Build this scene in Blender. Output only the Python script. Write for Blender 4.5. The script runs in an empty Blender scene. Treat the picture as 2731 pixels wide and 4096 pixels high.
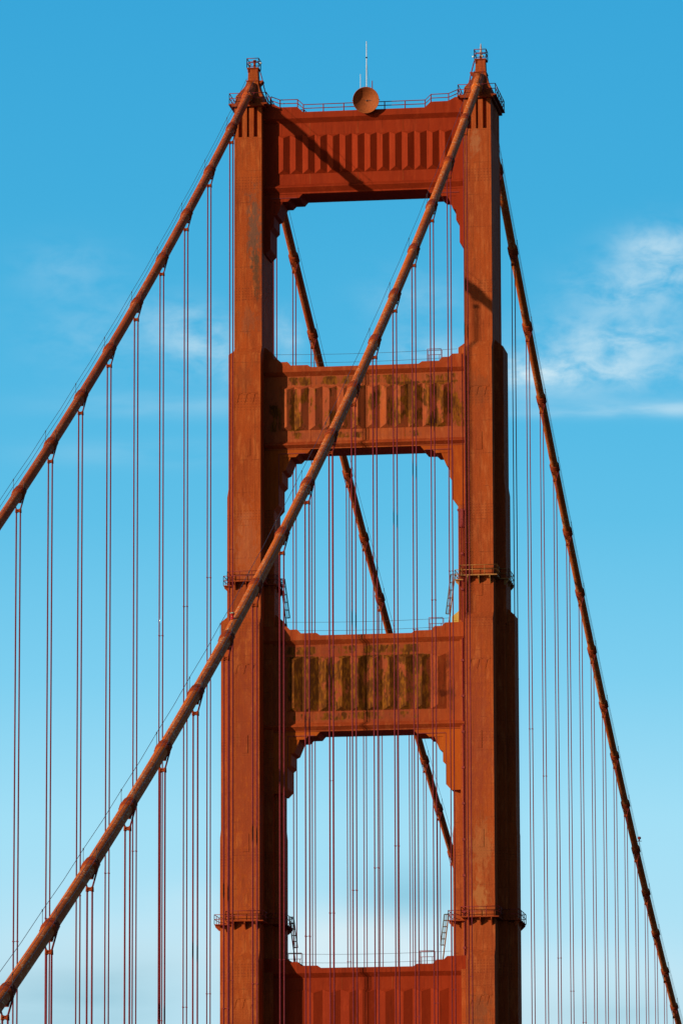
import bpy, math, random
from mathutils import Vector, Matrix
random.seed(7)
SC = bpy.context.scene
COL = SC.collection

# ------------------------------------------------------------------ camera
YAW, PITCH, ROLL = -0.14524, 0.17574, -0.00298
CAM = (93.397, -660.682, -170.925)
FPX = 22997.98                      # focal length in pixels of the 2731 px wide photograph
f_ = Vector((math.sin(YAW)*math.cos(PITCH), math.cos(YAW)*math.cos(PITCH), math.sin(PITCH)))
r_ = Vector((math.cos(YAW), -math.sin(YAW), 0)); u_ = r_.cross(f_)
r2 = r_*math.cos(ROLL) + u_*math.sin(ROLL); u2 = r2.cross(f_)
cam = bpy.data.cameras.new('camera'); cob = bpy.data.objects.new('camera', cam); COL.objects.link(cob)
m3 = Matrix((r2, u2, -f_)).transposed()
cob.matrix_world = Matrix.Translation(CAM) @ m3.to_4x4()
cam.sensor_fit = 'VERTICAL'; cam.sensor_height = 36.0; cam.sensor_width = 24.0
cam.lens = FPX/4096*36.0
cam.clip_start = 1.0; cam.clip_end = 60000
SC.camera = cob
SC.render.resolution_x = 682; SC.render.resolution_y = 1024

# ------------------------------------------------------------------ light
SUN = Vector((-1.0, -1.0, 0.34)).normalized()      # towards the sun
sl = bpy.data.lights.new('sun', 'SUN'); sl.energy = 4.6; sl.angle = math.radians(0.5); sl.color = (1.0, 0.80, 0.58)
so = bpy.data.objects.new('sun', sl); COL.objects.link(so)
so.rotation_euler = (-SUN).to_track_quat('-Z', 'Y').to_euler(); so.location = (-200, -200, 68)
SC.view_settings.view_transform = 'Standard'; SC.view_settings.look = 'None'
SC.view_settings.exposure = 0.0; SC.view_settings.gamma = 1.0

# ------------------------------------------------------------------ node helpers
class N:
    def __init__(s, tree): s.t = tree; s.n = tree.nodes; s.l = tree.links
    def new(s, typ, **kw):
        nd = s.n.new(typ)
        for k, v in kw.items(): setattr(nd, k, v)
        return nd
    def link(s, a, b): s.l.new(a, b)
    def put(s, sock, v):
        if isinstance(v, bpy.types.NodeSocket): s.l.new(v, sock)
        else: sock.default_value = v
    def math(s, op, a, b=0.0, c=0.0, clamp=False):
        nd = s.new('ShaderNodeMath', operation=op, use_clamp=clamp)
        s.put(nd.inputs[0], a); s.put(nd.inputs[1], b)
        if op in ('MULTIPLY_ADD', 'SMOOTH_MIN'): s.put(nd.inputs[2], c)
        return nd.outputs[0]
    def sstep(s, x, a, b):
        nd = s.new('ShaderNodeMapRange', interpolation_type='SMOOTHSTEP')
        s.put(nd.inputs[0], x); nd.inputs[1].default_value = a; nd.inputs[2].default_value = b
        return nd.outputs[0]
    def mix(s, f, a, b, blend='MIX'):
        nd = s.new('ShaderNodeMix', data_type='RGBA', blend_type=blend)
        s.put(nd.inputs[0], f); s.put(nd.inputs[6], a); s.put(nd.inputs[7], b)
        return nd.outputs[2]
    def noise(s, vec, scale, detail=4, rough=0.55, dist=0.0):
        nd = s.new('ShaderNodeTexNoise')
        s.l.new(vec, nd.inputs['Vector']); nd.inputs['Scale'].default_value = scale
        nd.inputs['Detail'].default_value = detail; nd.inputs['Roughness'].default_value = rough
        nd.inputs['Distortion'].default_value = dist
        return nd.outputs['Fac']
    def scaled(s, vec, sc, off=(0, 0, 0)):
        nd = s.new('ShaderNodeMapping'); s.l.new(vec, nd.inputs[0])
        nd.inputs['Scale'].default_value = sc; nd.inputs['Location'].default_value = off
        return nd.outputs[0]

def lin(r, g, b):
    f = lambda c: (c/255/12.92) if c/255 <= 0.04045 else ((c/255+0.055)/1.055)**2.4
    return (f(r), f(g), f(b), 1.0)

# ------------------------------------------------------------------ world / sky
W = bpy.data.worlds.new('World'); SC.world = W; W.use_nodes = True
n = N(W.node_tree); n.n.clear()
out = n.new('ShaderNodeOutputWorld'); bg = n.new('ShaderNodeBackground'); n.link(bg.outputs[0], out.inputs[0])
SKY_K = 0.075
bg.inputs[1].default_value = SKY_K
sky = n.new('ShaderNodeTexSky', sky_type='NISHITA'); sky.sun_disc = False
sky.sun_elevation = math.asin(SUN.z); sky.sun_rotation = math.atan2(SUN.x, SUN.y)
sky.air_density = 1.0; sky.dust_density = 0.6; sky.ozone_density = 2.5
tc = n.new('ShaderNodeTexCoord'); sep = n.new('ShaderNodeSeparateXYZ'); n.link(tc.outputs['Generated'], sep.inputs[0])
AZ = n.math('MULTIPLY', n.math('ARCTAN2', sep.outputs[0], sep.outputs[1]), 57.29578)
EL = n.math('MULTIPLY', n.math('ARCSINE', sep.outputs[2]), 57.29578)
# clear-sky colour by elevation (clean maritime air: deep cyan-blue falling to pale cyan)
ramp = n.new('ShaderNodeValToRGB'); el01 = n.math('DIVIDE', EL, 40.0, clamp=True); n.link(el01, ramp.inputs[0])
cr = ramp.color_ramp
stops = [(0.0, (200, 228, 240)), (5.2, (180, 226, 244)), (7.0, (162, 223, 246)), (8.4, (126, 207, 240)), (10.0, (96, 192, 232)),
         (11.6, (78, 182, 227)), (13.2, (66, 173, 221)), (15.4, (56, 165, 217)), (22, (34, 120, 190)), (40, (16, 66, 130))]
while len(cr.elements) < len(stops): cr.elements.new(0.5)
for e, (el, c) in zip(cr.elements, stops): e.position = el/40; e.color = lin(*c)
clear = n.new('ShaderNodeVectorMath', operation='SCALE'); n.link(ramp.outputs[0], clear.inputs[0]); clear.inputs[3].default_value = 1/SKY_K
up = n.sstep(EL, -2.0, 1.0)
# the tuned clear-sky colour holds in the half of the sky away from the sun; Nishita elsewhere
away = n.sstep(n.math('ABSOLUTE', n.math('ADD', AZ, 8.3)), 75.0, 30.0)
base = n.mix(n.math('MULTIPLY', away, up), sky.outputs[0], clear.outputs[0])
# clouds, each a patch of the sky given by its compass bearing and height
def sky_dir(px, py):
    d = f_ + r2*((px-1365.5)/FPX) + u2*((2048-py)/FPX); d.normalize()
    return math.degrees(math.atan2(d.x, d.y)), math.degrees(math.asin(d.z))
cv = n.new('ShaderNodeCombineXYZ'); n.link(AZ, cv.inputs[0]); n.link(EL, cv.inputs[1])
def blob(cx, cy, sx, sy, amp):
    a, e = sky_dir(cx*1.7417, cy*1.7417); K = 1.7417/401.4
    x = n.math('DIVIDE', n.math('SUBTRACT', AZ, a), sx*K); y = n.math('DIVIDE', n.math('SUBTRACT', EL, e), sy*K)
    r = n.math('ADD', n.math('MULTIPLY', x, x), n.math('MULTIPLY', y, y))
    g = n.math('EXPONENT', n.math('MULTIPLY', r, -1.0))
    return n.math('MULTIPLY', g, amp)
def total(bl):
    t = blob(*bl[0])
    for b in bl[1:]: t = n.math('ADD', t, blob(*b))
    return t
wisp = n.noise(n.scaled(cv.outputs[0], (1.1, 2.0, 1)), 2.1, 8, 0.58, 0.25)
wisp2 = n.noise(n.scaled(cv.outputs[0], (0.5, 2.6, 1), (3, 1, 0)), 1.1, 5, 0.5, 0.2)
cum = total([(1500, 560, 90, 40, 0.7), (1400, 760, 200, 45, 0.6), (1560, 610, 130, 75, 1.0), (1430, 670, 130, 60, 0.85), (1290, 850, 170, 38, 1.7), (1450, 790, 160, 35, 1.0), (1520, 860, 160, 40, 0.7),
             (1190, 860, 90, 40, 0.8), (470, 790, 75, 60, 0.95), (400, 745, 90, 55, 0.5), (530, 850, 40, 60, 0.5), (660, 770, 35, 55, 0.75),
             (990, 810, 90, 30, 0.9), (950, 700, 110, 70, 0.4), (160, 620, 120, 60, 0.3), (240, 770, 180, 90, 0.3)])
cumf = n.math('MULTIPLY', n.math('MULTIPLY', cum, 0.80), n.sstep(wisp, 0.22, 0.74))
band = total([(1480, 940, 300, 18, 0.9), (380, 930, 260, 30, 0.35), (340, 1040, 260, 30, 0.25), (1300, 905, 200, 25, 0.3)])
bandf = n.math('MULTIPLY', band, n.sstep(wisp2, 0.25, 0.65))
hazeb = total([(0, 2330, 420, 190, 1.2), (330, 2230, 260, 130, 0.9), (830, 2180, 260, 90, 2.2), (900, 2260, 150, 40, 1.0), (440, 2070, 90, 40, 0.4), (1000, 2250, 400, 60, 0.7), (1420, 2320, 260, 130, 1.1), (1150, 2370, 300, 90, 0.6)])
hazef = n.math('MULTIPLY', hazeb, n.math('MULTIPLY_ADD', wisp2, 0.7, 0.5))
cl = n.math('MULTIPLY', n.math('ADD', n.math('ADD', cumf, bandf), hazef), 0.62, clamp=True)
cl = n.math('MULTIPLY', cl, up)
greyer = n.math('MULTIPLY', total([(950, 2050, 110, 60, 0.75), (60, 2330, 280, 130, 0.75), (1420, 2330, 200, 80, 0.65), (330, 2280, 220, 110, 0.55)]), n.math('MULTIPLY_ADD', wisp2, 0.8, 0.5), clamp=True)
wc = n.mix(greyer, tuple(v/SKY_K for v in lin(214, 237, 246)[:3])+(1,), tuple(v/SKY_K for v in lin(150, 198, 216)[:3])+(1,))
withc = n.mix(cl, base, wc)
shade = n.math('MULTIPLY', blob(950, 2040, 120, 55, 0.6), n.math('MULTIPLY_ADD', wisp2, 0.9, 0.4), clamp=True)
withc = n.mix(n.math('MULTIPLY', shade, up), withc, tuple(v/SKY_K for v in lin(112, 184, 210)[:3])+(1,))
n.link(withc, bg.inputs[0])

# ------------------------------------------------------------------ materials
def mat(name):
    m = bpy.data.materials.new(name); m.use_nodes = True
    k = N(m.node_tree); b = k.n['Principled BSDF']
    return m, k, b
def paint(name, base, dark, light, rough=0.8, seams=0.0, moss=None, chalk=0.0, patch=None, bump=0.3, scale=1.0):
    m, k, b = mat(name)
    pos = k.new('ShaderNodeNewGeometry').outputs['Position']
    sp = k.new('ShaderNodeSeparateXYZ'); k.link(pos, sp.inputs[0])
    big = k.noise(k.scaled(pos, (1, 1, 0.35)), 0.22*scale, 5, 0.6)
    mid = k.noise(k.scaled(pos, (1, 1, 0.25)), 1.6*scale, 6, 0.65)
    fine = k.noise(pos, 9.0*scale, 4, 0.7)
    c = k.mix(k.sstep(big, 0.35, 0.68), base, dark)
    c = k.mix(k.math('MULTIPLY', k.sstep(mid, 0.48, 0.70), 0.75), c, light)
    c = k.mix(k.math('MULTIPLY', k.sstep(fine, 0.50, 0.72), 0.55), c, light)
    c = k.mix(k.math('MULTIPLY', k.sstep(fine, 0.46, 0.25), 0.45), c, dark)
    # grime runs below seams and edges
    run = k.noise(k.scaled(pos, (4.5, 4.5, 0.22)), 1.0*scale, 5, 0.6)
    c = k.mix(k.math('MULTIPLY', k.sstep(run, 0.54, 0.72), 0.15 if chalk else 0.62 if moss else 0.45), c, (base[0]*0.32, base[1]*0.42, base[2]*0.6, 1))
    if seams:
        zz = k.math('FRACT', k.math('DIVIDE', sp.outputs[2], seams))
        ln = k.math('LESS_THAN', zz, 0.10/seams)
        xx = k.math('FRACT', k.math('DIVIDE', k.math('ADD', sp.outputs[0], 0.45), 1.066))
        lx = k.math('LESS_THAN', k.math('ABSOLUTE', k.math('SUBTRACT', xx, 0.5)), 0.045)
        lines = k.math('ADD', k.math('MULTIPLY', ln, k.math('MULTIPLY', k.sstep(mid, 0.4, 0.6), 0.45)), k.math('MULTIPLY', lx, k.math('MULTIPLY', k.sstep(mid, 0.35, 0.6), 0.32)), clamp=True)
        c = k.mix(lines, c, (dark[0]*0.45, dark[1]*0.5, dark[2]*0.7, 1))
        # rows of rivet heads
        riv = k.new('ShaderNodeTexVoronoi'); riv.inputs['Scale'].default_value = 5.0; riv.inputs['Randomness'].default_value = 0.15
        k.link(k.scaled(pos, (1, 0.2, 1)), riv.inputs['Vector'])
        rv = k.math('MULTIPLY', k.math('LESS_THAN', riv.outputs['Distance'], 0.28), k.sstep(k.noise(k.scaled(pos, (0.2, 0.2, 1)), 0.8, 2), 0.5, 0.56))
        c = k.mix(k.math('MULTIPLY', rv, 0.45), c, light)
        streak = k.noise(k.scaled(pos, (7, 7, 0.35)), 1.0, 6, 0.72)
        c = k.mix(k.math('MULTIPLY', k.sstep(streak, 0.52, 0.72), 0.4), c, light)
        c = k.mix(k.math('MULTIPLY', k.sstep(streak, 0.46, 0.3), 0.5), c, (dark[0]*0.6, dark[1]*0.6, dark[2]*0.8, 1))
        grid = k.math('MULTIPLY', k.math('GREATER_THAN', k.math('FRACT', k.math('MULTIPLY', sp.outputs[2], 2.9)), 0.55), k.math('GREATER_THAN', k.math('FRACT', k.math('MULTIPLY', sp.outputs[0], 2.81)), 0.45))
        zone = k.math('LESS_THAN', k.math('FRACT', k.math('DIVIDE', k.math('ADD', sp.outputs[2], 0.6), 13.4)), 0.12)
        c = k.mix(k.math('MULTIPLY', k.math('MULTIPLY', grid, zone), 0.35), c, (dark[0]*0.5, dark[1]*0.5, dark[2]*0.7, 1))
    if patch:                       # local weathering: (x, z, rx, rz, colour, amount)
        for (px, pz, rx, rz, pc, am) in patch:
            dx = k.math('DIVIDE', k.math('SUBTRACT', sp.outputs[0], px), rx); dz = k.math('DIVIDE', k.math('SUBTRACT', sp.outputs[2], pz), rz)
            rr = k.math('ADD', k.math('MULTIPLY', dx, dx), k.math('MULTIPLY', dz, dz))
            g = k.math('EXPONENT', k.math('MULTIPLY', rr, -1.0))
            nz = k.noise(k.scaled(pos, (2.2, 2.2, 1.0)), 1.3, 6, 0.7, 0.3)
            f = k.sstep(k.math('ADD', g, k.math('MULTIPLY_ADD', nz, 2.6, -1.3)), 0.35, 0.95)
            c = k.mix(k.math('MULTIPLY', f, am), c, pc)
    if moss:                        # moss bands: list of (z0, z1, x0, x1, amount)
        nz = k.math('ADD', k.math('MULTIPLY', k.noise(k.scaled(pos, (1.6, 1.6, 0.8)), 1.0, 8, 0.68, 0.5), 0.62), k.math('MULTIPLY', k.noise(k.scaled(pos, (5.5, 5.5, 0.7)), 1.0, 6, 0.7, 0.3), 0.38))
        nz2 = k.noise(k.scaled(pos, (0.75, 0.75, 0.5)), 0.9, 3, 0.5)
        t = None
        for (z0, z1, x0, x1, am) in moss:
            f = k.math('MULTIPLY', k.sstep(sp.outputs[2], z0-0.15, z0+0.3), k.sstep(sp.outputs[2], z1+0.12, z1-0.2))
            f = k.math('MULTIPLY', f, k.math('MULTIPLY', k.sstep(sp.outputs[0], x0-0.6, x0+0.8), k.sstep(sp.outputs[0], x1+0.6, x1-0.8)))
            f = k.math('MULTIPLY', f, am)
            t = f if t is None else k.math('ADD', t, f)
        v = k.math('ADD', k.math('ADD', k.math('MULTIPLY', nz, 1.0), k.math('MULTIPLY', nz2, 0.8)), k.math('MULTIPLY', t, 0.62))
        fac = k.math('MULTIPLY', k.sstep(v, 1.20, 1.28), k.math('GREATER_THAN', t, 0.05))
        tone = k.noise(k.scaled(pos, (5, 5, 1.2)), 1.2, 4, 0.6)
        tone2 = k.sstep(v, 1.30, 1.44)
        mc = k.mix(k.sstep(tone, 0.35, 0.65), (0.105, 0.030, 0.003, 1), (0.215, 0.078, 0.004, 1))
        mc = k.mix(k.math('MULTIPLY', k.math('MAXIMUM', tone2, k.sstep(k.noise(k.scaled(pos, (2.2, 2.2, 0.5), (5, 2, 1)), 1.0, 4, 0.6), 0.5, 0.6)), 0.85), mc, (0.045, 0.015, 0.002, 1))
        fade = k.math('MULTIPLY', k.sstep(v, 1.05, 1.22), k.math('MULTIPLY', k.math('GREATER_THAN', t, 0.05), 0.35))
        c = k.mix(fade, c, (0.20, 0.052, 0.026, 1))
        c = k.mix(k.math('MULTIPLY', fac, 0.9), c, mc)
    if chalk:
        wrap = k.noise(k.scaled(pos, (1.2, 9, 9)), 1.0, 5, 0.7)
        c = k.mix(k.math('MULTIPLY', k.sstep(wrap, 0.5, 0.3), 0.5), c, dark)
        c = k.mix(k.math('MULTIPLY', k.sstep(wrap, 0.52, 0.72), 0.45), c, light)
        ch = k.noise(k.scaled(pos, (3.0, 1.1, 3.0)), 1.5, 6, 0.7, 0.4)
        ch2 = k.noise(pos, 0.16, 2, 0.5)
        fac = k.math('MULTIPLY', k.sstep(ch, 0.54, 0.62), k.sstep(ch2, 0.36, 0.54))
        c = k.mix(k.math('MULTIPLY', fac, chalk), c, (0.58, 0.40, 0.22, 1))
    k.link(c, b.inputs['Base Color'])
    b.inputs['Roughness'].default_value = rough
    b.inputs['Specular IOR Level'].default_value = 0.08
    bp = k.new('ShaderNodeBump'); bp.inputs['Strength'].default_value = bump; bp.inputs['Distance'].default_value = 0.05
    k.link(k.math('ADD', fine, k.math('MULTIPLY', mid, 0.8)), bp.inputs['Height']); k.link(bp.outputs[0], b.inputs['Normal'])
    return m
def plain(name, col, rough=0.5, metal=0.0):
    m, k, b = mat(name)
    pos = k.new('ShaderNodeNewGeometry').outputs['Position']
    nz = k.noise(pos, 4.0, 4, 0.6)
    k.link(k.mix(k.sstep(nz, 0.35, 0.7), col, tuple(v*0.72 for v in col[:3])+(1,)), b.inputs['Base Color'])
    b.inputs['Roughness'].default_value = rough; b.inputs['Metallic'].default_value = metal
    b.inputs['Specular IOR Level'].default_value = 0.3
    return m

GREY = (0.10, 0.065, 0.045, 1)
M = {}
M['leg_l'] = paint('tower paint left', (0.325, 0.060, 0.0100, 1), (0.235, 0.042, 0.0100, 1), (0.41, 0.108, 0.026, 1), seams=3.9, bump=0.6,
                   patch=[(-12.9, -19, 1.0, 6.0, GREY, 0.75), (-12.7, -24, 0.7, 4.0, (0.07, 0.040, 0.02, 1), 0.7), (-13.7, -30, 1.4, 2.0, GREY, 0.3),
                          (-14, -37, 1.3, 2.4, (0.16, 0.042, 0.015, 1), 0.4), (-13.7, -57, 1.8, 6.0, (0.36, 0.12, 0.055, 1), 0.35), (-13.6, -84, 2.2, 22, (0.22, 0.038, 0.016, 1), 0.6)])
M['leg_r'] = paint('tower paint right', (0.325, 0.060, 0.0110, 1), (0.245, 0.045, 0.0120, 1), (0.41, 0.108, 0.030, 1), seams=3.9, bump=0.6,
                   patch=[(13.4, -9.2, 0.8, 2.0, (0.34, 0.17, 0.08, 1), 0.4), (13.8, -93, 1.6, 4.0, (0.38, 0.15, 0.05, 1), 0.45), (13.6, -99, 1.0, 2.6, (0.40, 0.18, 0.06, 1), 0.5),
                          (13.7, -39, 1.6, 2.5, (0.15, 0.05, 0.02, 1), 0.4), (13.4, -112, 1.7, 2.4, (0.11, 0.055, 0.03, 1), 0.4), (13.6, -80, 1.8, 12, (0.23, 0.040, 0.018, 1), 0.55)])
M['strut'] = paint('strut paint clean', (0.245, 0.0250, 0.0048, 1), (0.19, 0.0190, 0.0042, 1), (0.28, 0.034, 0.008, 1), bump=0.1)
M['strut_moss2'] = paint('strut paint mossy upper', (0.34, 0.070, 0.0160, 1), (0.26, 0.052, 0.017, 1), (0.38, 0.095, 0.028, 1), bump=0.3,
                         moss=[(-37.6, -36.4, -9.5, 11.5, 0.56), (-43.1, -37.8, -12, -3.0, 0.46), (-43.1, -37.6, -3.0, 2.4, 0.50), (-43.1, -37.4, 2.4, 12, 0.64), (-44.1, -43.1, -9, 7.0, 0.52)])
M['strut_moss3'] = paint('strut paint mossy lower', (0.29, 0.052, 0.0120, 1), (0.21, 0.038, 0.013, 1), (0.34, 0.08, 0.02, 1), bump=0.3,
                         moss=[(-69.8, -68.6, -9.5, 6.5, 0.58), (-76.5, -69.8, -9.6, 7.6, 0.70), (-77.6, -76.5, -9, 6.5, 0.55)],
                         patch=[(6.5, -73, 2.6, 3.2, (0.13, 0.032, 0.008, 1), 0.75), (-7, -74, 3.0, 4.0, (0.14, 0.034, 0.010, 1), 0.6), (9.2, -74.6, 1.5, 0.5, (0.10, 0.02, 0.008, 1), 0.8), (9.6, -71, 0.35, 1.6, (0.09, 0.02, 0.008, 1), 0.7), (9.9, -75, 0.5, 2.5, (0.11, 0.025, 0.008, 1), 0.7)])
M['trim'] = paint('strut trim paint', (0.31, 0.050, 0.0100, 1), (0.24, 0.036, 0.009, 1), (0.35, 0.082, 0.024, 1), bump=0.3)
M['haunch'] = paint('haunch paint', (0.36, 0.070, 0.0070, 1), (0.28, 0.050, 0.007, 1), (0.39, 0.09, 0.011, 1), bump=0.25)
M['cable_l'] = paint('left cable paint', (0.46, 0.082, 0.0140, 1), (0.34, 0.054, 0.013, 1), (0.52, 0.13, 0.032, 1), chalk=0.6, bump=0.35)
M['cable_r'] = paint('right cable paint', (0.54, 0.112, 0.0110, 1), (0.37, 0.070, 0.011, 1), (0.58, 0.165, 0.036, 1), chalk=0.9, bump=0.35)
M['band'] = paint('cable band paint', (0.27, 0.042, 0.0090, 1), (0.19, 0.028, 0.008, 1), (0.31, 0.068, 0.02, 1), bump=0.4)
M['rope'] = plain('suspender rope paint', (0.235, 0.024, 0.034, 1), 0.8)
M['rail'] = plain('railing paint', (0.22, 0.022, 0.020, 1), 0.6)
M['rail_worn'] = plain('worn railing paint', (0.38, 0.17, 0.04, 1), 0.6)
M['steel'] = plain('dull grey steel', (0.16, 0.15, 0.12, 1), 0.5, 0.3)
M['wire'] = plain('wire rope', (0.09, 0.07, 0.07, 1), 0.5, 0.3)
M['white'] = plain('white fibreglass', (0.80, 0.84, 0.78, 1), 0.4)
M['dish'] = plain('dish paint', (0.31, 0.075, 0.014, 1), 0.8)
M['dark'] = plain('dark opening', (0.012, 0.007, 0.008, 1), 0.8)
M['lichen'] = paint('lichen covered paint', (0.50, 0.30, 0.03, 1), (0.40, 0.30, 0.10, 1), (0.55, 0.42, 0.16, 1), bump=0.4, scale=2.0)
M['glass'] = plain('lamp glass', (0.55, 0.42, 0.34, 1), 0.2)

# ------------------------------------------------------------------ mesh helpers
class MB:
    def __init__(s): s.v = []; s.f = []; s.sm = []
    def add(s, vs, fs, smooth=False):
        o = len(s.v); s.v += [tuple(v) for v in vs]; s.f += [tuple(i+o for i in f) for f in fs]; s.sm += [smooth]*len(fs); return s
    def box(s, x0, x1, y0, y1, z0, z1):
        return s.frustum((x0, x1, y0, y1, z0), (x0, x1, y0, y1, z1))
    def frustum(s, a, b):
        v = [(a[0], a[2], a[4]), (a[1], a[2], a[4]), (a[1], a[3], a[4]), (a[0], a[3], a[4]),
             (b[0], b[2], b[4]), (b[1], b[2], b[4]), (b[1], b[3], b[4]), (b[0], b[3], b[4])]
        return s.add(v, [(3, 2, 1, 0), (4, 5, 6, 7), (0, 1, 5, 4), (1, 2, 6, 5), (2, 3, 7, 6), (3, 0, 4, 7)])
    def prism_y(s, poly, y0, y1):          # polygon in xz, extruded along y
        a = sum(poly[i][0]*poly[(i+1) % len(poly)][1]-poly[(i+1) % len(poly)][0]*poly[i][1] for i in range(len(poly)))
        if a < 0: poly = poly[::-1]
        k = len(poly); v = [(x, y0, z) for x, z in poly]+[(x, y1, z) for x, z in poly]
        return s.add(v, [tuple(range(k)), tuple(range(2*k-1, k-1, -1))]+[(i, i+k, (i+1) % k+k, (i+1) % k) for i in range(k)])
    def prism_x(s, poly, x0, x1):          # polygon in yz, extruded along x
        a = sum(poly[i][0]*poly[(i+1) % len(poly)][1]-poly[(i+1) % len(poly)][0]*poly[i][1] for i in range(len(poly)))
        if a > 0: poly = poly[::-1]
        k = len(poly); v = [(x0, y, z) for y, z in poly]+[(x1, y, z) for y, z in poly]
        return s.add(v, [tuple(range(k)), tuple(range(2*k-1, k-1, -1))]+[(i, i+k, (i+1) % k+k, (i+1) % k) for i in range(k)])
    def prism_z(s, poly, z0, z1):
        a = sum(poly[i][0]*poly[(i+1) % len(poly)][1]-poly[(i+1) % len(poly)][0]*poly[i][1] for i in range(len(poly)))
        if a < 0: poly = poly[::-1]
        k = len(poly); v = [(x, y, z0) for x, y in poly]+[(x, y, z1) for x, y in poly]
        return s.add(v, [tuple(range(k-1, -1, -1)), tuple(range(k, 2*k))]+[(i, (i+1) % k, (i+1) % k+k, i+k) for i in range(k)])
    def tube(s, pts, r, k=8, rs=None):
        pts = [Vector(p) for p in pts]; rings = []; m = len(pts)
        ref = None
        for i, p in enumerate(pts):
            t = (pts[min(i+1, m-1)]-pts[max(i-1, 0)]).normalized()
            if ref is None or abs(t.dot(ref)) > 0.95: ref = Vector((1, 0, 0)) if abs(t.x) < 0.8 else Vector((0, 0, 1))
            a = t.cross(ref).normalized(); b = t.cross(a)
            rr = rs[i] if rs else r
            rings.append([p+a*(rr*math.cos(2*math.pi*j/k))+b*(rr*math.sin(2*math.pi*j/k)) for j in range(k)])
        v = [q for g in rings for q in g]; f = []
        for i in range(m-1):
            for j in range(k): f.append((i*k+j, i*k+(j+1) % k, (i+1)*k+(j+1) % k, (i+1)*k+j))
        s.add(v, f, True); o = len(s.v)-len(v)
        s.f += [tuple(o+j for j in range(k-1, -1, -1)), tuple(o+(m-1)*k+j for j in range(k))]; s.sm += [False, False]
        return s
    def lathe(s, prof, axis, org, k=24):    # prof: (distance along axis, radius)
        ax = Vector(axis).normalized(); o = Vector(org)
        return s.tube([o+ax*d for d, _ in prof], 0, k, [max(r, 1e-3) for _, r in prof]) if False else s._lathe(prof, ax, o, k)
    def _lathe(s, prof, ax, o, k):
        ref = Vector((0, 0, 1)) if abs(ax.z) < 0.9 else Vector((1, 0, 0))
        a = ax.cross(ref).normalized(); b = ax.cross(a); v = []; f = []
        for d, r in prof:
            for j in range(k):
                t = 2*math.pi*j/k; v.append(o+ax*d+a*(r*math.cos(t))+b*(r*math.sin(t)))
        for i in range(len(prof)-1):
            for j in range(k): f.append((i*k+j, i*k+(j+1) % k, (i+1)*k+(j+1) % k, (i+1)*k+j))
        return s.add(v, f, True)
    def build(s, name, m, root=None, world=True):
        """world=True: vertices are in world coordinates and are shifted into the parent's frame"""
        off = Vector((0, 0, 0))
        if root is not None and world:
            r = root
            while r is not None: off += Vector(r.location); r = r.parent
        me = bpy.data.meshes.new(name)
        me.from_pydata([(x-off.x, y-off.y, z-off.z) for x, y, z in s.v], [], s.f); me.update()
        me.polygons.foreach_set('use_smooth', s.sm)
        me.materials.append(m)
        o = bpy.data.objects.new(name, me); COL.objects.link(o)
        if root is not None: o.parent = root
        return o
def tag(o, label=None, cat=None, group=None, kind=None):
    if label: o['label'] = label
    if cat: o['category'] = cat
    if group: o['group'] = group
    if kind: o['kind'] = kind
    return o
def empty(name, loc, label, cat, group=None):
    o = bpy.data.objects.new(name, None); COL.objects.link(o); o.location = loc
    return tag(o, label, cat, group)

# ------------------------------------------------------------------ the setting below the frame
DECK = -158.5
wm, wk, wb = mat('sea water')
wb.inputs['Base Color'].default_value = (0.012, 0.035, 0.045, 1); wb.inputs['Roughness'].default_value = 0.25
wp = wk.new('ShaderNodeNewGeometry').outputs['Position']
wbp = wk.new('ShaderNodeBump'); wbp.inputs['Strength'].default_value = 0.6; wbp.inputs['Distance'].default_value = 2.0
wk.link(wk.noise(wp, 0.05, 8, 0.6), wbp.inputs['Height']); wk.link(wbp.outputs[0], wb.inputs['Normal'])
w = MB(); w.add([(-30000, -30000, -227.4), (30000, -30000, -227.4), (30000, 30000, -227.4), (-30000, 30000, -227.4)], [(0, 1, 2, 3)])
tag(w.build('water', wm), kind='structure')
asph = plain('asphalt', (0.05, 0.05, 0.052, 1), 0.85)
d = MB(); d.box(-14.9, 14.9, -345, 1290, DECK-1.2, DECK-0.4); d.box(-14.9, -12.3, -345, 1290, DECK-8.5, DECK-1.2); d.box(12.3, 14.9, -345, 1290, DECK-8.5, DECK-1.2)
tag(d.build('road', asph), kind='structure')

# ------------------------------------------------------------------ cables
CW = 13.716; PANEL = 15.24
def cz_near(t): return -0.59067*t + 0.00037*t*t
def cz_far(t): return -0.45574*t + 0.00038*t*t - 0.454*(1-math.exp(-t/6.0))
def czy(y): return cz_near(-y) if y < 0 else cz_far(y)
def ypan(k, side): return -(PANEL*k+0.957) if side < 0 else PANEL*k+1.16
ORD = ['', 'first', 'second', 'third', 'fourth', 'fifth', 'sixth', 'seventh', 'eighth', 'ninth', 'tenth', 'eleventh', 'twelfth', 'thirteenth',
       'fourteenth', 'fifteenth', 'sixteenth', 'seventeenth', 'eighteenth', 'nineteenth', 'twentieth']
def frame_at(y):
    e = 0.5; t = Vector((0, 2*e, czy(y+e)-czy(y-e))).normalized()
    return t, Vector((1, 0, 0)), Vector((1, 0, 0)).cross(t)      # along (far), right, up-ish normal
NB = 22; FB = 24
def sgn_name(X): return 'left' if X < 0 else 'right'
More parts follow.
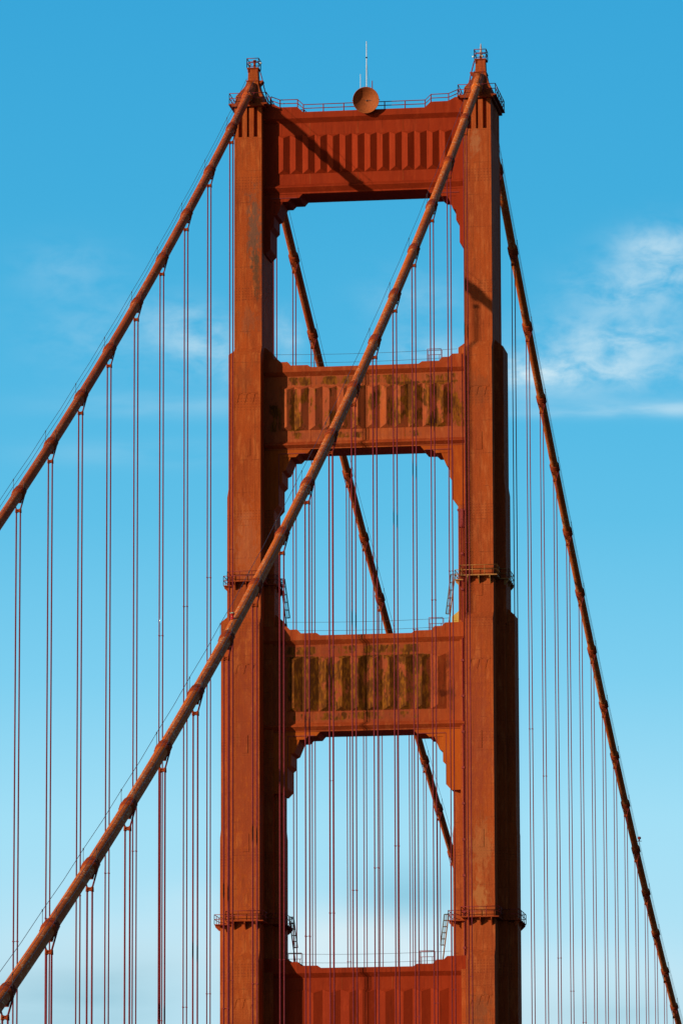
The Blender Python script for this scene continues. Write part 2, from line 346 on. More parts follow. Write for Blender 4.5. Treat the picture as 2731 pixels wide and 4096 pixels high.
for X, mk in ((-CW, 'cable_l'), (CW, 'cable_r')):
    side = sgn_name(X)
    root = empty('main_cable', (X, 0, 0), ('thick orange main cable running over the top of the %s tower leg' % side), 'cable', 'main suspension cables')
    s = MB(); ys = [-345+i*3.0 for i in range(115)]+[-0.01]+[3.0*i for i in range(1, 141)]
    s.tube([(X, y, czy(y)) for y in ys], 0.495, 24); s.build('cable_strand', M[mk], root)
    for sg, nb in ((-1, NB), (1, FB)):
        # flared sleeve where the cable leaves the saddle housing
        t0, _, _ = frame_at(sg*3)
        s = MB(); pts = [(X, sg*q, czy(sg*q)) for q in (1.2, 2.6, 4.4, 4.5, 4.9, 5.0)]
        s.tube(pts, 0, 20, [0.66, 0.66, 0.60, 0.66, 0.66, 0.5]); s.build('cable_sleeve', M[mk], root)
        for k in range(1, nb+1):
            y = ypan(k, sg); c = Vector((X, y, czy(y))); t, r, up_ = frame_at(y)
            b = MB(); dn = t*sg                              # dn points down the slope
            prof = [(-1.05, 0.49), (-1.05, 0.55), (-0.30, 0.565), (-0.28, 0.60), (-0.16, 0.60), (-0.14, 0.575), (0.10, 0.575), (0.12, 0.635), (0.22, 0.635), (0.24, 0.59), (0.70, 0.56), (0.78, 0.49)]
            b._lathe(prof, dn, c, 20)
            for q in (-1, 1):                                # bolted flanges along both sides
                for (a0, a1) in ((-0.85, 0.5),):
                    vv = []
                    for a in (a0, a1):
                        for hx in (0.50, 0.635):
                            for hz in (-0.075, 0.075): vv.append(c+dn*a+r*(q*hx)+up_*hz)
                    b.add(vv, [(0, 1, 3, 2), (4, 6, 7, 5), (0, 4, 5, 1), (2, 3, 7, 6), (0, 2, 6, 4), (1, 5, 7, 3)])
            for a in (-0.9, -0.7, -0.5, -0.05):               # ridges over the crown
                b._lathe([(a-0.04, 0.535), (a-0.04, 0.595), (a+0.04, 0.595), (a+0.04, 0.535)], dn, c, 20)
            # lug under the band
            vv = []
            for a in (-0.10, 0.55):
                for hx in (-0.30, 0.30):
                    for hz in (-0.45, -0.78 if a > 0 else -0.62): vv.append(c+dn*a+r*hx+up_*hz)
            b.add(vv, [(0, 1, 3, 2), (4, 6, 7, 5), (0, 4, 5, 1), (2, 3, 7, 6), (0, 2, 6, 4), (1, 5, 7, 3)])
            bo = b.build('cable_band', M['band'], root)
            for q in (-1, 1):
                p = MB(); bx = X+q*0.50
                p.tube([(bx, y-sg*0.0, c.z+0.30), (bx, y, c.z+1.38)], 0.022, 6); p.lathe([(0, 0.0), (0, .05), (.16, .05), (.16, 0)], (0, 0, 1), (bx, y, c.z+1.28), 8)
                p.build('rope_post', M['wire'], bo)
        for q, dz in ((-1, 1.36), (1, 1.36), (-1, 0.72) if X < 0 else (1, 0.72)):
            p = MB(); ll = []
            for k in range(0, nb+1):
                y = ypan(k, sg) if k else sg*2.0
                ll.append((X+q*0.5, y, czy(y)+dz))
                if k < nb:
                    y2 = (y+ypan(k+1, sg))/2; ll.append((X+q*0.5, y2, (czy(y)+czy(ypan(k+1, sg)))/2+dz-0.10))
            p.tube(ll, 0.022, 5); p.build('hand_rope', M['wire'], root)

# ------------------------------------------------------------------ suspenders
def suspender(X, k, sg, name_side):
    y = ypan(k, sg); zc = czy(y)
    if sg < 0: lab = 'suspender of paired vertical ropes, %s from the tower under the near %s main cable' % (ORD[k], sgn_name(X))
    else: lab = 'suspender of paired vertical ropes, %s behind the tower under the far %s main cable' % (ORD[k], sgn_name(X))
    root = empty('suspender', (X, y, DECK), lab, 'suspender rope', 'suspenders hanging from the %s %s cable' % ('near' if sg < 0 else 'far', sgn_name(X)))
    zs = zc-1.55
    for qx in (-1, 1):
        for qy in (-1, 1):
            r = MB(); yy = y+qy*0.13
            hook = [(X+qx*0.30, yy, zc+0.52), (X+qx*0.56, yy, zc+0.18), (X+qx*0.575, yy, zc-0.15), (X+qx*0.20, yy, zs+0.06)]
            r.tube(hook, 0.043, 6); r.tube([(X+qx*0.19, yy, zs), (X+qx*0.19, yy, DECK)], 0.048, 6)
            r.build('rope', M['rope'], root)
    c = MB(); c.box(X-0.25, X+0.25, y-0.2, y+0.2, zs-0.02, zs+0.05); c.box(X-0.25, X+0.25, y-0.2, y+0.2, zs-0.20, zs-0.14); c.box(X-0.16, X+0.16, y-0.12, y+0.12, zs-0.14, zs-0.02)
    for q in (-1, 1): c.lathe([(0, 0), (0, .10), (.36, .085), (.36, 0)], (0, 0, 1), (X+q*0.19, y-0.13, zs-0.26), 8); c.lathe([(0, 0), (0, .10), (.36, .085), (.36, 0)], (0, 0, 1), (X+q*0.19, y+0.13, zs-0.26), 8)
    c.build('rope_spreader', M['band'], root)
    if sg < 0: fr = (0.334, 0.668) if k <= 4 else (0.503,)
    else: fr = (0.372, 0.70) if k <= 4 else (0.515,)
    for f in fr:
        z = zc+(DECK-zc)*f; p = MB(); p.tube([(X-0.27, y, z), (X+0.27, y, z)], 0.022, 6)
        for q in (-1, 1): p.box(X+q*0.19-0.075, X+q*0.19+0.075, y-0.19, y+0.19, z-0.05, z+0.05)
        p.build('rope_spacer', M['rope'], root)
for k in range(1, 10): suspender(-CW, k, -1, 'l')
for k in range(1, 19): suspender(CW, k, -1, 'r')
for k in range(1, 14): suspender(-CW, k, 1, 'l')
for k in range(1, 19): suspender(CW, k, 1, 'r')

# ------------------------------------------------------------------ tower
T = empty('bridge_tower', (0, 0, -227.4), 'orange steel suspension bridge tower with two stepped legs joined by fluted cross struts', 'bridge tower')
# level: z of ledge top / bottom, t1 half depth
Y1 = dict(A=4.3, B=5.2, C=6.1, D=6.95); H1 = 1.62
def steps(L):            # (half x, half y) of each tier
    return {'A': [(1.62, 4.3)], 'B': [(1.62, 5.2), (2.66, 2.3)], 'C': [(1.62, 6.1), (2.68, 2.62), (3.66, 1.6)], 'D': [(1.62, 6.95), (2.70, 2.95), (3.74, 1.75)]}[L]
for s in (-1, 1):
    X = s*CW*0.998; side = 'left' if s < 0 else 'right'; m = M['leg_l' if s < 0 else 'leg_r']
    L = MB()
    # tier 1 all the way, chamfered forward steps
    rows = [(-7.55, 4.3), (-33.15, 4.3), (-34.2, 5.2), (-65.5, 5.2), (-66.5, 6.1), (-104.85, 6.1), (-105.9, 6.95), (-160, 6.95), (-161, 8.0), (-227.4, 8.2)]
    for (z0, a), (z1, b_) in zip(rows, rows[1:]):
        L.frustum((X-H1, X+H1, -b_, b_, z1), (X-H1, X+H1, -a, a, z0))
    # fluted neck under the saddle platform: solid pilasters with deep slots between
    core = 3.75; L.box(X-H1+0.30, X+H1-0.30, -core, core, -7.55, -3.85)
    for fy in (-1, 1):
        for cx in (-1.375, -0.41, 0.41, 1.375):
            hw = 0.245 if abs(cx) > 1 else 0.28
            L.box(X+cx-hw, X+cx+hw, min(fy*core*0.98, fy*4.3), max(fy*core*0.98, fy*4.3), -7.55, -3.85)
    for fx in (-1, 1):
        for j in range(7):
            cy = -3.75+j*1.25
            L.box(min(X+fx*1.2, X+fx*1.617), max(X+fx*1.2, X+fx*1.617), cy-0.42, cy+0.42, -7.55, -3.85)
    # raised cover plates, 3 cm proud, and corner angles
    for (z0, z1, yy) in ((-33.0, -7.7, 4.3), (-65.4, -34.4, 5.2), (-104.7, -66.7, 6.1), (-160, -106.1, 6.95)):
        for q in (-1, 1):
            xa, xb = sorted((X+q*(H1-0.20), X+q*(H1+0.02)))
            L.box(xa, xb, -yy-0.03, -yy+0.25, z0, z1); L.box(xa, xb, yy-0.25, yy+0.03, z0, z1)
    leg = L.build('tower_leg', m, T)
    # tiers 2 and 3 with their hipped ledges
    t2 = MB()
    for (zt, zb, hx, hy) in ((-33.5, -49.7, 2.66, 2.3),):
        t2.box(X-hx, X+hx, -hy, hy, zb, zt)
        t2.frustum((X-hx, X+hx, -hy, hy, zt), (X-H1, X+H1, -hy+0.6, hy-0.6, -32.6))
    t2.frustum((X-2.80, X+2.80, -2.4, 2.4, -50.7), (X-2.66, X+2.66, -2.3, 2.3, -49.7)); t2.box(X-2.80, X+2.80, -2.4, 2.4, -66.5, -50.7)
    t2.frustum((X-2.68, X+2.68, -2.62, 2.62, -67.0), (X-2.68, X+2.68, -2.42, 2.42, -66.5)); t2.box(X-2.68, X+2.68, -2.62, 2.62, -105.9, -67.0)
    t2.frustum((X-2.70, X+2.70, -2.95, 2.95, -106.9), (X-2.68, X+2.68, -2.62, 2.62, -105.9)); t2.box(X-2.70, X+2.70, -2.95, 2.95, -160, -106.9)
    t2.build('stepped_cell', m, leg)
    t3 = MB(); t3.box(X-3.66, X+3.66, -1.6, 1.6, -90, -65.4)
    t3.frustum((X-3.74, X+3.74, -1.7, 1.7, -91), (X-3.66, X+3.66, -1.6, 1.6, -90)); t3.box(X-3.74, X+3.74, -1.7, 1.7, -160, -91)
    if s > 0:
        t3.build('stepped_cell', m, leg)
        ol = MB(); ol.frustum((X, X+3.66, -1.6, 1.6, -65.4), (X, X+2.60, -1.2, 1.2, -64.45)); ol.build('ledge', m, leg)
        il = MB(); il.frustum((X-3.66, X, -1.6, 1.6, -65.4), (X-2.60, X, -1.2, 1.2, -64.45)); il.box(X-3.69, X-2.4, -1.63, 1.63, -68.4, -65.402)
        tag(il.build('ledge', M['lichen'], leg), 'yellow lichen covered inner ledge')
    else:
        t3.frustum((X-3.66, X+3.66, -1.6, 1.6, -65.4), (X-2.60, X+2.60, -1.2, 1.2, -64.45)); t3.build('stepped_cell', m, leg)
    # riveted arches (paint-line relief) under each ledge and small access plates
    rl = MB()
    for (zt, yy) in ((-38.8, 5.2), (-71.2, 6.1), (-110.3, 6.95)):
        for j in range(3):
            x0 = X-1.25+j*0.95
            rl.tube([(x0, -yy-0.02, zt-1.1), (x0+0.12, -yy-0.02, zt-1.0), (x0+0.36, -yy-0.02, zt-0.05), (x0+0.7, -yy-0.02, zt)], 0.025, 4)
        rl.box(X-1.35, X+1.35, -yy-0.035, -yy+0.1, zt+0.10, zt+0.16)
    for (zc, yy, dx) in ((-45.2, 5.2, 0.1), (-80.5, 6.1, -0.05), (-62.5, 5.2, 0.05), (-92.0, 6.1, 0.1)):
        rl.box(X+dx-0.42, X+dx+0.30, -yy-0.05, -yy+0.1, zc-1.1, zc+1.0)
    rl.build('cover_plate', m, leg)

# struts ---------------------------------------------------------------
def mirror(pts): return pts+[(-x, z) for x, z in pts[::-1]]
STR = [  # top, fascia bottom, slope bottom, flute top, flute bottom, chamfer start, nose, bottom, inner ref, n flutes, pitch
    (-4.40, -5.15, -5.65, -7.10, -11.85, -13.10, -13.45, -14.30, 12.20, 14, 1.49, 'strut'),
    (-35.40, -35.92, -36.40, -37.65, -42.90, -44.25, -44.58, -45.20, 11.25, 12, 1.69, 'strut_moss2'),
    (-67.45, -68.00, -68.50, -69.90, -76.40, -77.75, -78.10, -78.80, 10.25, 10, 1.88, 'strut_moss3'),
    (-106.45, -107.05, -107.55, -108.95, -117.0, -118.4, -118.8, -119.6, 9.4, 9, 2.10, 'strut')]
PANY = -2.45
LOC = ['top', 'second', 'third', 'lowest visible']
for i, (zt, zf, zs, ft, fb, zc, zn, zb, XR, nf, pitch, mk) in enumerate(STR):
    XI = 12.30
    core = MB(); core.box(-XI, XI, PANY, -PANY, zb+0.05, zs+0.1)
    core.prism_y([(-XI, zb), (XI, zb), (XI, zb+0.2), (-XI, zb+0.2)], -2.2, 2.2)
    st = tag(core.build('cross_strut', M[mk], T), {0: 'clean top cross strut', 1: 'moss stained second cross strut', 2: 'heavily mossy third cross strut', 3: 'clean lowest cross strut'}[i])
    # parapet and upper fascia with stepped ends
    if i == 0: tp = [(XI, zt+1.15), (10.9, zt+1.12), (10.1, zt+0.68), (8.0, zt+0.66), (7.3, zt)]
    elif i == 1: tp = [(XI, zt+1.09), (10.4, zt+1.07), (10.0, zt+0.71), (9.2, zt+0.71), (8.8, zt+0.27), (6.8, zt+0.27), (6.4, zt)]
    else: tp = [(XI, zt+1.15), (9.35, zt+1.13), (8.95, zt+0.74), (8.1, zt+0.74), (7.7, zt+0.28), (5.8, zt+0.28), (5.4, zt)]
    f = MB(); f.prism_y([(XI, zf)]+mirror(tp)+[(-XI, zf)], -2.94, 2.94)
    f.prism_x([(-2.93, zf), (2.93, zf), (-PANY, zs), (PANY, zs)], -XI+0.002, XI-0.002)
    f.build('parapet', M['trim'] if i in (1, 2) else M[mk], st)
    # lower moulding
    g = MB(); g.prism_x([(PANY, zc), (-2.92, zn), (-2.92, zn-0.10), (-2.25, zb-0.002), (2.25, zb-0.002), (2.92, zn-0.10), (2.92, zn), (-PANY, zc)], -XI+0.003, XI-0.003)
    g.build('lower_moulding', M['trim'] if i in (1, 2) else M[mk], st)
    # fluted (pleated) panel: ridges stand 0.4 m forward, pointed at both ends
    amp = 0.34 if i == 3 else 0.48
    for fy in (-1, 1):
        p = MB()
        for j in range(nf):
            xr = (j-(nf-1)/2)*pitch; x0 = xr-pitch/2; x1 = xr+pitch/2
            yv = fy*(-PANY+0.004); yr = fy*(-PANY+amp)
            v = [(x0, yv, ft), (x0, yv, fb), (x1, yv, fb), (x1, yv, ft), (xr, yr, ft-0.42), (xr, yr, fb+0.46)]
            fs = [(0, 1, 5, 4), (4, 5, 2, 3), (0, 4, 3), (1, 2, 5)]
            if fy > 0: fs = [q[::-1] for q in fs]
            p.add(v, fs)
        p.build('fluted_panel', M[mk], st)
    # plate joints on the panel (thin raised cover strips)
    cs = MB()
    for xx in ([-6.55, -0.8, 4.6] if i == 0 else [-6.5, 4.6, 0.4] if i == 1 else [-7.4, -3.0, 2.9]):
        cs.box(xx-0.035, xx+0.035, PANY-0.03, PANY+0.1, zc, ft) if False else cs.box(xx-0.03, xx+0.03, PANY-0.025, PANY+0.1, ft, zs)
        cs.box(xx-0.03, xx+0.03, PANY-0.025, PANY+0.1, zc, fb)
    cs.build('joint_strip', M['trim'], st)
    # stepped haunches under both ends
    zh = zb
    for s in (-1, 1):
        h = MB()
        def P(pts): return [(s*(XR-u_), zh-d_) for u_, d_ in pts]
        h.prism_y(P([(-1.6, 0.15 - 0.16), (4.75, -0.01), (4.35, 0.45), (0.9, 0.46), (0.9, 6.55), (0.35, 7.15), (-1.6, 7.15)]), -2.46, 2.30)
        h.prism_y(P([(0.5, 0.3), (3.35, 0.3), (3.35, 0.455), (2.95, 0.85), (1.32, 0.86), (1.32, 3.8), (0.92, 4.2), (0.5, 4.2)]), -2.38, 2.22)
        h.prism_y(P([(1.1, 0.6), (2.32, 0.6), (2.32, 0.87), (1.72, 2.35), (1.30, 2.55), (1.1, 2.55)]), -2.30, 2.14)
        h.build('haunch', M['haunch'] if i in (1, 2) else M['strut'], st)
        # inlaid frame lines on the haunch
        q = MB()
        xa, xb = sorted((s*(XR-4.1), s*(XR-0.95))); q.box(xa, xb, -2.475, -2.40, zh-0.47, zh-0.40)
        if i: xa, xb = sorted((s*(XR-0.97), s*(XR-0.90))); q.box(xa, xb, -2.475, -2.40, zh-6.5, zh-0.47)
        q.build('haunch_edge', M['rail'], st)

# catwalks ---------------------------------------------------------------
def rail_loop(b, pts, z, hts=(1.12, 0.58), r=0.042, step=1.6):
    n_ = len(pts)
    for i in range(n_-1):
        a = Vector((pts[i][0], pts[i][1], z)); c = Vector((pts[i+1][0], pts[i+1][1], z)); L_ = (c-a).length
        k = max(1, round(L_/step))
        for j in range(k+1):
            q = a.lerp(c, j/k); b.tube([q, q+Vector((0, 0, hts[0]))], r, 5)
        for h in hts: b.tube([a+Vector((0, 0, h)), c+Vector((0, 0, h))], r, 5)
def plus(X, tiers, o1, o2):    # plan outline of a stepped section, offset outwards
    t1 = tiers[0]; t2 = tiers[-1]
    a, b_, c, d_ = t1[0]+o1, t1[1]+o2, t2[0]+0.50, max(t[1] for t in tiers[1:])+o1
    return [(X-a, -b_), (X+a, -b_), (X+a, -d_), (X+c, -d_), (X+c, d_), (X+a, d_), (X+a, b_), (X-a, b_), (X-a, d_), (X-c, d_), (X-c, -d_), (X-a, -d_)]
for s in (-1, 1):
    X = s*CW*0.998; side = 'left' if s < 0 else 'right'
    for (z, lev) in ((-61.25, 'B'), (-101.2, 'C')):
        tiers = steps(lev); pl = plus(X, tiers, 0.55, 0.85)
        worn = M['rail_worn'] if (s > 0 and lev == 'B') else M['rail']
        b = MB(); b.prism_z(pl, z-0.10, z+0.02)
        # brackets
        t1 = tiers[0]; tt = tiers[-1]; hy = max(t[1] for t in tiers[1:])
        for bx in (-1.3, 0, 1.3):
            b.prism_x([(-t1[1]-0.8, z-0.1), (-t1[1]+0.1, z-0.1), (-t1[1]+0.1, z-0.95), (-t1[1]-0.1, z-0.95), (-t1[1]-0.8, z-0.3)], X+bx-0.05, X+bx+0.05)
        for by in (-hy-0.2, 0, hy+0.2):
            for q in (-1, 1):
                xo = tt[0]
                b.prism_y([(X+q*(xo+0.45), z-0.1), (X+q*(xo-0.1), z-0.1), (X+q*(xo-0.1), z-0.75), (X+q*xo, z-0.75), (X+q*(xo+0.45), z-0.3)], by-0.06, by+0.06)
        cw = b.build('catwalk', M['rail_worn'] if worn is M['rail_worn'] else M['band'], T)
        r = MB(); rail_loop(r, pl+[pl[0]], z); r.build('railing', worn, cw)
        if worn is M['rail_worn']: tag(cw, 'yellowed worn catwalk')
        # caged ladder from the catwalk down to the strut parapet
        xin = X-s*(tt[0]+0.68); zl0 = z+1.0; zl1 = z-6.4 if lev == 'B' else z-4.7
        xb = xin-s*(0.95 if lev == 'B' else 0.75)
        ld = MB(); w2 = 0.24; yl = -1.2
        for q in (-1, 1): ld.tube([(xin, yl+q*w2, zl0), (xb+s*0.0, yl+q*w2, zl1)], 0.045, 5)
        nr = 22
        for j in range(nr):
            t = j/(nr-1); ld.tube([(xin+(xb-xin)*t, yl-w2, zl0+(zl1-zl0)*t), (xin+(xb-xin)*t, yl+w2, zl0+(zl1-zl0)*t)], 0.018, 4)
        lo = ld.build('ladder', M['rail'] if s < 0 else M['rail_worn'], T)
        cg = MB(); hoops = 6; Rw = 0.36
        for j in range(hoops):
            t = 0.02+j*0.125; cx = xin+(xb-xin)*t; cz_ = zl0+(zl1-zl0)*t
            arc = [(cx-s*(0.05+Rw*1.35*math.sin(math.pi*a/8)), yl-Rw*math.cos(math.pi*a/8), cz_+0.0) for a in range(9)]
            cg.tube(arc, 0.034, 4)
        for a in (1, 2.6, 4, 5.4, 7):
            ox = -s*(0.05+Rw*1.35*math.sin(math.pi*a/8)); oy = -Rw*math.cos(math.pi*a/8)
            t0_, t1_ = 0.02, 0.02+5*0.125
            cg.tube([(xin+(xb-xin)*t0_+ox, yl+oy, zl0+(zl1-zl0)*t0_), (xin+(xb-xin)*t1_+ox, yl+oy, zl0+(zl1-zl0)*t1_)], 0.024, 4)
        cg.build('ladder_cage', M['steel'], lo)
# wires and small frames on the struts
for i in (1, 2, 3):
    zt = STR[i][0]; XI = 10.9 if i == 1 else 9.9
    g = MB()
    for dz in (1.75, 0.75):
        pts = [(-XI+2*XI*j/16, -2.3, zt+dz-0.18*math.sin(math.pi*j/16)) for j in range(17)]
        g.tube(pts, 0.02, 4)
    g.build('lifeline', M['wire'], T)
    fr = MB()
    for x0 in ([7.35] if i < 3 else [6.1, -9.4]):
        zz = zt+0.28
        for dx in (0, 0.2, 1.45, 1.65):
            fr.tube([(x0+dx, -2.3, zz), (x0+dx, -2.3, zz+(1.55 if dx in (0, 1.65) else 0.85))], 0.035, 5)
        fr.tube([(x0, -2.3, zz+1.55), (x0+1.65, -2.3, zz+1.55)], 0.04, 5); fr.tube([(x0, -2.3, zz+0.85), (x0+1.65, -2.3, zz+0.85)], 0.035, 5)
        fr.tube([(x0, -1.5, zz), (x0, -1.5, zz+1.55)], 0.035, 5); fr.tube([(x0+1.65, -1.5, zz), (x0+1.65, -1.5, zz+1.55)], 0.035, 5)
        fr.tube([(x0, -1.5, zz+1.55), (x0+1.65, -1.5, zz+1.55)], 0.035, 5)
    fr.build('access_gate', M['rail'], T)
# service pipe up the inner edge of the right leg
sp_ = MB()
for (xx, yy, z0, z1) in ((11.35, -2.75, -160, -53.0), (11.05, -2.62, -66, -53.0), (11.9, -5.6, -160, -35)):
    sp_.tube([(xx, yy, z0), (xx, yy, z1)], 0.07, 6)
for j in range(20): z = -54-j*4.2; sp_.box(11.2, 11.5, -2.9, -2.4, z-0.12, z+0.12)
sp_.box(10.85, 11.75, -2.95, -2.35, -53.1, -52.9); sp_.prism_x([(-2.95, -53.1), (-2.35, -53.1), (-2.35, -55.0), (-2.75, -55.0)], 10.95, 11.65)
sp_.build('service_pipe', M['rail'], T)

# top of the strut: railing
rt = MB(); z0 = STR[0][0]
def top_rail(yy):
    prof = [(-11.2, z0+1.12), (-10.1, z0+0.68), (-8.0, z0+0.66), (-7.3, z0), (7.3, z0), (8.0, z0+0.66), (10.1, z0+0.68), (11.2, z0+1.12)]
    for h in (0.98, 0.52):
        rt.tube([(x, yy, z+h) for x, z in prof], 0.058, 5)
    xs = [-11.2, -10.1, -8.0, -7.3, -4.9, -2.45, 0, 2.45, 4.9, 7.3, 8.0, 10.1, 11.2]
    for x in xs:
        for (xa, za), (xb, zb_) in zip(prof, prof[1:]):
            if xa <= x <= xb: zz = za+(zb_-za)*(x-xa)/(xb-xa) if xb > xa else za; break
        rt.tube([(x, yy, zz-0.05), (x, yy, zz+1.0)], 0.07, 6)
top_rail(-2.55); top_rail(2.55)
rt.build('railing', M['rail'], T)

# saddle housings on both leg tops ------------------------------------------
for s in (-1, 1):
    X = s*CW*0.998; side = 'left' if s < 0 else 'right'
    pf = MB(); pf.box(X-1.95, X+1.95, -4.75, 4.75, -3.88, -3.62); pf.box(X-2.3, X+2.3, -4.55, 4.55, -3.62, -3.45)
    pl_ = pf.build('saddle_platform', M['band'], T)
    r = MB(); pts = [(X-2.22, -4.45), (X+2.22, -4.45), (X+2.22, 4.45), (X-2.22, 4.45), (X-2.22, -4.45)]
    rail_loop(r, pts[:2] if False else pts, -3.45, (1.25, 0.65), 0.048, 1.5); r.build('railing', M['rail'], pl_)
    h = MB(); ring = [(-3.45, 1.66, 3.9), (-2.3, 1.60, 3.5), (-1.75, 1.30, 2.9), (-1.2, 1.05, 2.2), (-0.55, 0.80, 1.4), (0.15, 0.68, 0.95), (0.17, 0.62, 0.72), (1.72, 0.56, 0.66)]
    for (za, ax, ay), (zb_, bx, by) in zip(ring, ring[1:]):
        h.frustum((X-ax, X+ax, -ay, ay, za), (X-bx, X+bx, -by, by, zb_))
    ho = h.build('saddle_housing', M['leg_l' if s < 0 else 'leg_r'], T)
    sh = MB(); sh.box(X-0.75, X+0.75, -1.1, 1.1, 0.12, 0.22)
    sh.prism_y([(X-s*0.6, 0.20), (X-s*1.25, 0.20), (X-s*1.25, 0.10), (X-s*0.85, -0.35), (X-s*0.6, -0.35)], -0.9, 0.2); sh.build('bracket_shelf', M['band'], ho)
    # little ladder on the inner slope
    la = MB(); q = -s
    for yy in (-0.5, -0.1): la.tube([(X+q*0.75, yy, 1.7), (X+q*1.15, yy, 0.2), (X+q*1.3, yy, -0.6), (X+q*1.75, yy, -2.2), (X+q*2.1, yy, -3.4)], 0.04, 5)
    for j in range(14): t = j/13; la.tube([(X+q*(0.75+1.35*t), -0.5, 1.7-5.1*t), (X+q*(0.75+1.35*t), -0.1, 1.7-5.1*t)], 0.02, 4)
    la.build('ladder', M['rail'], T)
    bk = MB(); bk.box(X-0.72, X+0.72, -0.82, 0.82, 1.72, 1.86); bk.box(X-0.62, X-0.48, -0.78, -0.6, 1.3, 1.72); bk.box(X+0.48, X+0.62, -0.78, -0.6, 1.3, 1.72)
    bo = bk.build('lamp_platform', M['band'], T)
    r = MB(); rail_loop(r, [(X-0.7, -0.8), (X+0.7, -0.8), (X+0.7, 0.8), (X-0.7, 0.8), (X-0.7, -0.8)], 1.86, (1.12, 0.58), 0.052, 1.6); r.build('railing', M['rail'], bo)
    if s < 0:
        o = empty('warning_light', (X, 0, 1.86), 'short orange column lamp inside the railed platform on top of the left tower leg', 'lamp')
        c = MB(); c.lathe([(0, 0), (0, .20), (.06, .20), (.06, .15), (0.95, .15), (0.95, .20), (1.05, .20), (1.05, 0)], (0, 0, 1), (X+0.12, -0.1, 1.86), 14); c.build('lamp_post', M['trim'], o)
        c = MB(); c.lathe([(0, 0), (0, .12), (.14, .13), (.22, .08), (.26, 0)], (0, 0, 1), (X-0.38, -0.5, 2.2), 12); c.build('lamp_glass', M['glass'], o)
        c = MB(); c.tube([(X-0.38, -0.5, 1.86), (X-0.38, -0.5, 2.2)], 0.04, 6); c.build('lamp_stem', M['rail'], o)
    else:
        o = empty('warning_light', (X, 0, 1.86), 'ribbed beacon with pointed tip rising above the railed platform on the right tower leg', 'lamp')
        c = MB(); c.box(X-0.13, X+0.13, -0.13, 0.13, 1.86, 2.35); c.build('lamp_post', M['band'], o)
        pr = [(0, 0)]; z = 0
        for j in range(7): w_ = 0.20-0.014*j; pr += [(z, w_), (z+0.06, w_), (z+0.07, w_*0.62), (z+0.16, w_*0.62)]; z += 0.17
        pr += [(z, 0.09), (z+0.22, 0.06), (z+0.42, 0.0)]
        c = MB(); c.lathe(pr, (0, 0, 1), (X, 0, 2.35), 14); c.build('lamp_glass', M['glass'], o)
        c = MB(); c.lathe([(0, 0), (0, .10), (.14, .12), (.22, .08), (.26, 0)], (0, 0, 1), (X+0.25, -0.5, 2.1), 12); c.build('side_lamp', M['glass'], o)
    # white loudhailer-like fitting outside the railing
    q = -s; c = MB(); c.lathe([(0, 0), (0, .07), (.28, .10), (.30, 0)], (q, -0.1, -0.1 if s > 0 else 0.1), (X+q*0.72, -0.3, 2.25 if s > 0 else 2.45), 10)
    tag(c.build('floodlight', M['white']), 'small white floodlight clamped to the railing on top of the %s tower leg' % side, 'floodlight')

# ------------------------------------------------------------------ dish and whip antennas
DC = Vector((0.40, -3.95, -3.50)); ax = Vector((0.03, -0.98, -0.17)).normalized()
do = empty('dish_antenna', (0.2, -2.4, -4.4), 'round orange dish antenna standing on the top strut beside its railing', 'dish antenna')
d = MB(); R = 1.53; dep = 0.85
prof = [(-dep*(1-(i/14)**2), R*i/14) for i in range(15)]
prof2 = prof+[(0.02, R+0.03), (-0.02, R+0.05), (-0.30, R-0.02), (-0.75, R*0.66), (-1.02, R*0.2), (-1.05, 0.0)]
d._lathe(prof2, ax, DC, 48); d.build('dish', M['dish'], do)
d = MB(); d.tube([DC+Vector((0.0, 1.0, 0.1)), Vector((0.3, -2.0, -4.4))], 0.14, 8); d.tube([Vector((-0.4, -2.0, -4.42)), DC+Vector((-0.6, 0.85, -0.6))], 0.06, 6)
d.tube([Vector((0.9, -2.0, -4.42)), DC+Vector((0.6, 0.85, -0.6))], 0.06, 6); d.box(-0.7, 1.2, -2.3, -1.3, -4.42, -4.30); d.build('dish_mount', M['band'], do)
d = MB()
rt_ = ax.cross(Vector((0, 0, 1))).normalized(); rt_ = -rt_ if rt_.x < 0 else rt_
upv = rt_.cross(ax); upv = -upv if upv.z < 0 else upv
c0 = DC-ax*(dep-0.05)
d.lathe([(0, 0), (0, .09), (.10, .09), (.10, 0)], ax, c0-ax*0.05, 10)
d.tube([c0, c0+rt_*0.5+ax*0.10, c0+rt_*0.72-upv*0.10+ax*0.12, c0+rt_*0.85-upv*0.38+ax*0.16], 0.022, 5); d.build('feed_cable', M['wire'], do)
for sgx in (-1, 1):
    b = MB(); b.lathe([(0, 0), (0, .06), (.12, .06), (.12, 0)], rt_*sgx, DC+rt_*(sgx*R)-ax*0.1, 8); b.build('hinge_knob', M['band'], do)
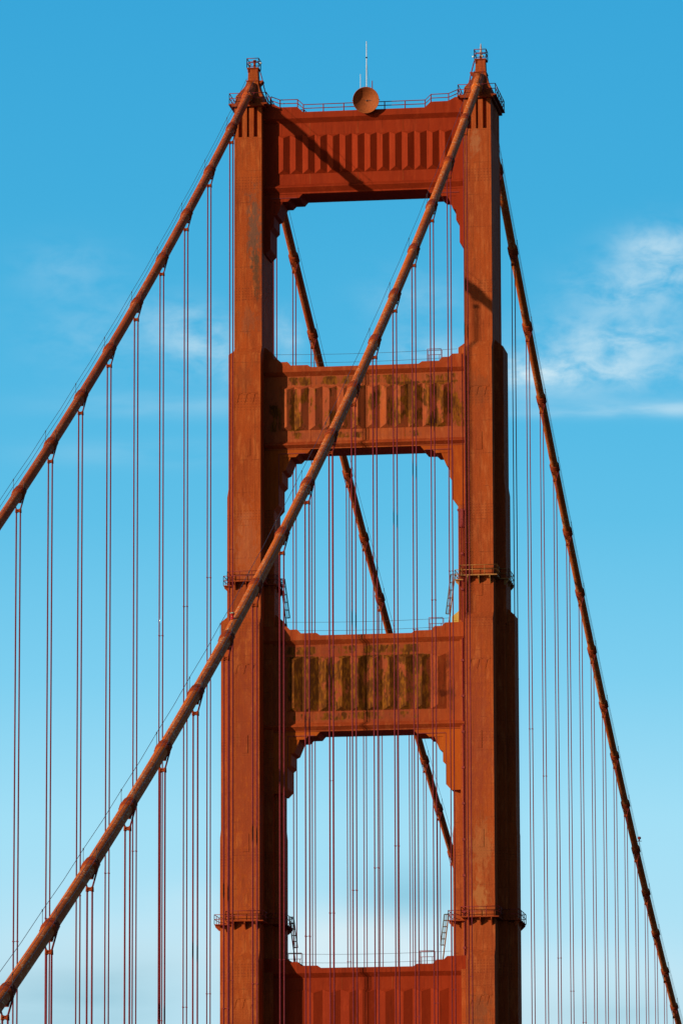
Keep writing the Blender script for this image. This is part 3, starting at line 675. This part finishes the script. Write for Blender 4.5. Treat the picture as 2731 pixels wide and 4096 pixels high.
def mast(x, y, z0, z1, r, mk, label, collar=None, guys=False):
    o = empty('whip_antenna', (x, y, z0), label, 'antenna')
    c = MB(); c.tube([(x, y, z0), (x, y, z1)], 0, 8, [r*1.1, r*0.85]); c.build('whip', M[mk], o)
    c = MB(); c.lathe([(0, 0), (0, r*2.4), (0.25, r*2.0), (0.3, 0)], (0, 0, 1), (x, y, z0), 8); c.build('antenna_base', M['band'], o)
    if collar: c = MB(); c.lathe([(0, 0), (0, r*2.0), (.14, r*2.0), (.14, 0)], (0, 0, 1), (x, y, collar), 8); c.build('collar', M['dark'], o)
    if guys:
        c = MB()
        for gx in (-0.5, 0.75): c.tube([(x, y, collar-0.4), (x+gx, y+0.2, z0)], 0.012, 4)
        c.build('guy_wire', M['wire'], o)
mast(-0.06, 0.0, -4.3, 4.72, 0.055, 'white', 'tall slim white whip antenna with a dark collar rising behind the dish', 2.65, True)
mast(-0.83, 0.2, -4.3, 0.78, 0.035, 'white', 'short thin pale whip antenna just left of the tall one behind the dish')
mast(0.62, 0.0, -4.3, -0.15, 0.06, 'rail', 'short stubby red antenna just right of the tall one behind the dish')

# small lamp clamped on the near right cable and a fitting on the far right hand rope
yy = -(PANEL*11.72+0.957); zc_ = czy(yy)
o = empty('cable_light', (CW-0.1, yy, zc_+0.5), 'small red and green lamp clamped on the main cable crossing the left leg', 'lamp')
b = MB(); b.lathe([(0, 0), (0, .20), (.10, .20), (.12, .13), (.42, .13), (.44, .19), (.50, .19), (.52, 0)], (0, 0, 1), (CW-0.15, yy-0.15, zc_+0.42), 12); b.build('lamp_body', plain('red lamp', (0.45, 0.02, 0.02, 1), 0.4), o)
b = MB(); b.lathe([(0, 0.10), (.04, 0.21), (.10, 0.21), (.14, 0)], (0, 0, 1), (CW-0.15, yy-0.15, zc_+0.92), 12); b.build('lamp_cap', plain('pale green paint', (0.35, 0.5, 0.38, 1), 0.5), o)
b = MB(); b.tube([(CW-0.15, yy-0.15, zc_+0.45), (CW+0.1, yy-0.7, zc_+0.10), (CW+0.32, yy-1.2, zc_-0.35), (CW+0.40, yy-1.9, zc_-1.0)], 0.05, 6); b.build('lamp_wire', M['rail_worn'], o)
yk_ = ypan(12, 1); o = empty('rope_beacon', (CW+0.5, yk_, czy(yk_)+1.3), 'tiny dark beacon on the hand rope of the far right cable', 'lamp')
b = MB(); b.lathe([(0, 0), (0, .10), (.30, .10), (.34, .26), (.62, .26), (.70, .12), (.72, 0)], (0, 0, 1), (CW+0.5, yk_, czy(yk_)+1.3), 10); b.build('lamp_body', M['rail'], o)
b = MB(); b.tube([(CW+0.2, yk_, czy(yk_)+1.32), (CW+0.85, yk_, czy(yk_)+1.32)], 0.05, 6); b.build('lamp_arm', M['rail'], o)
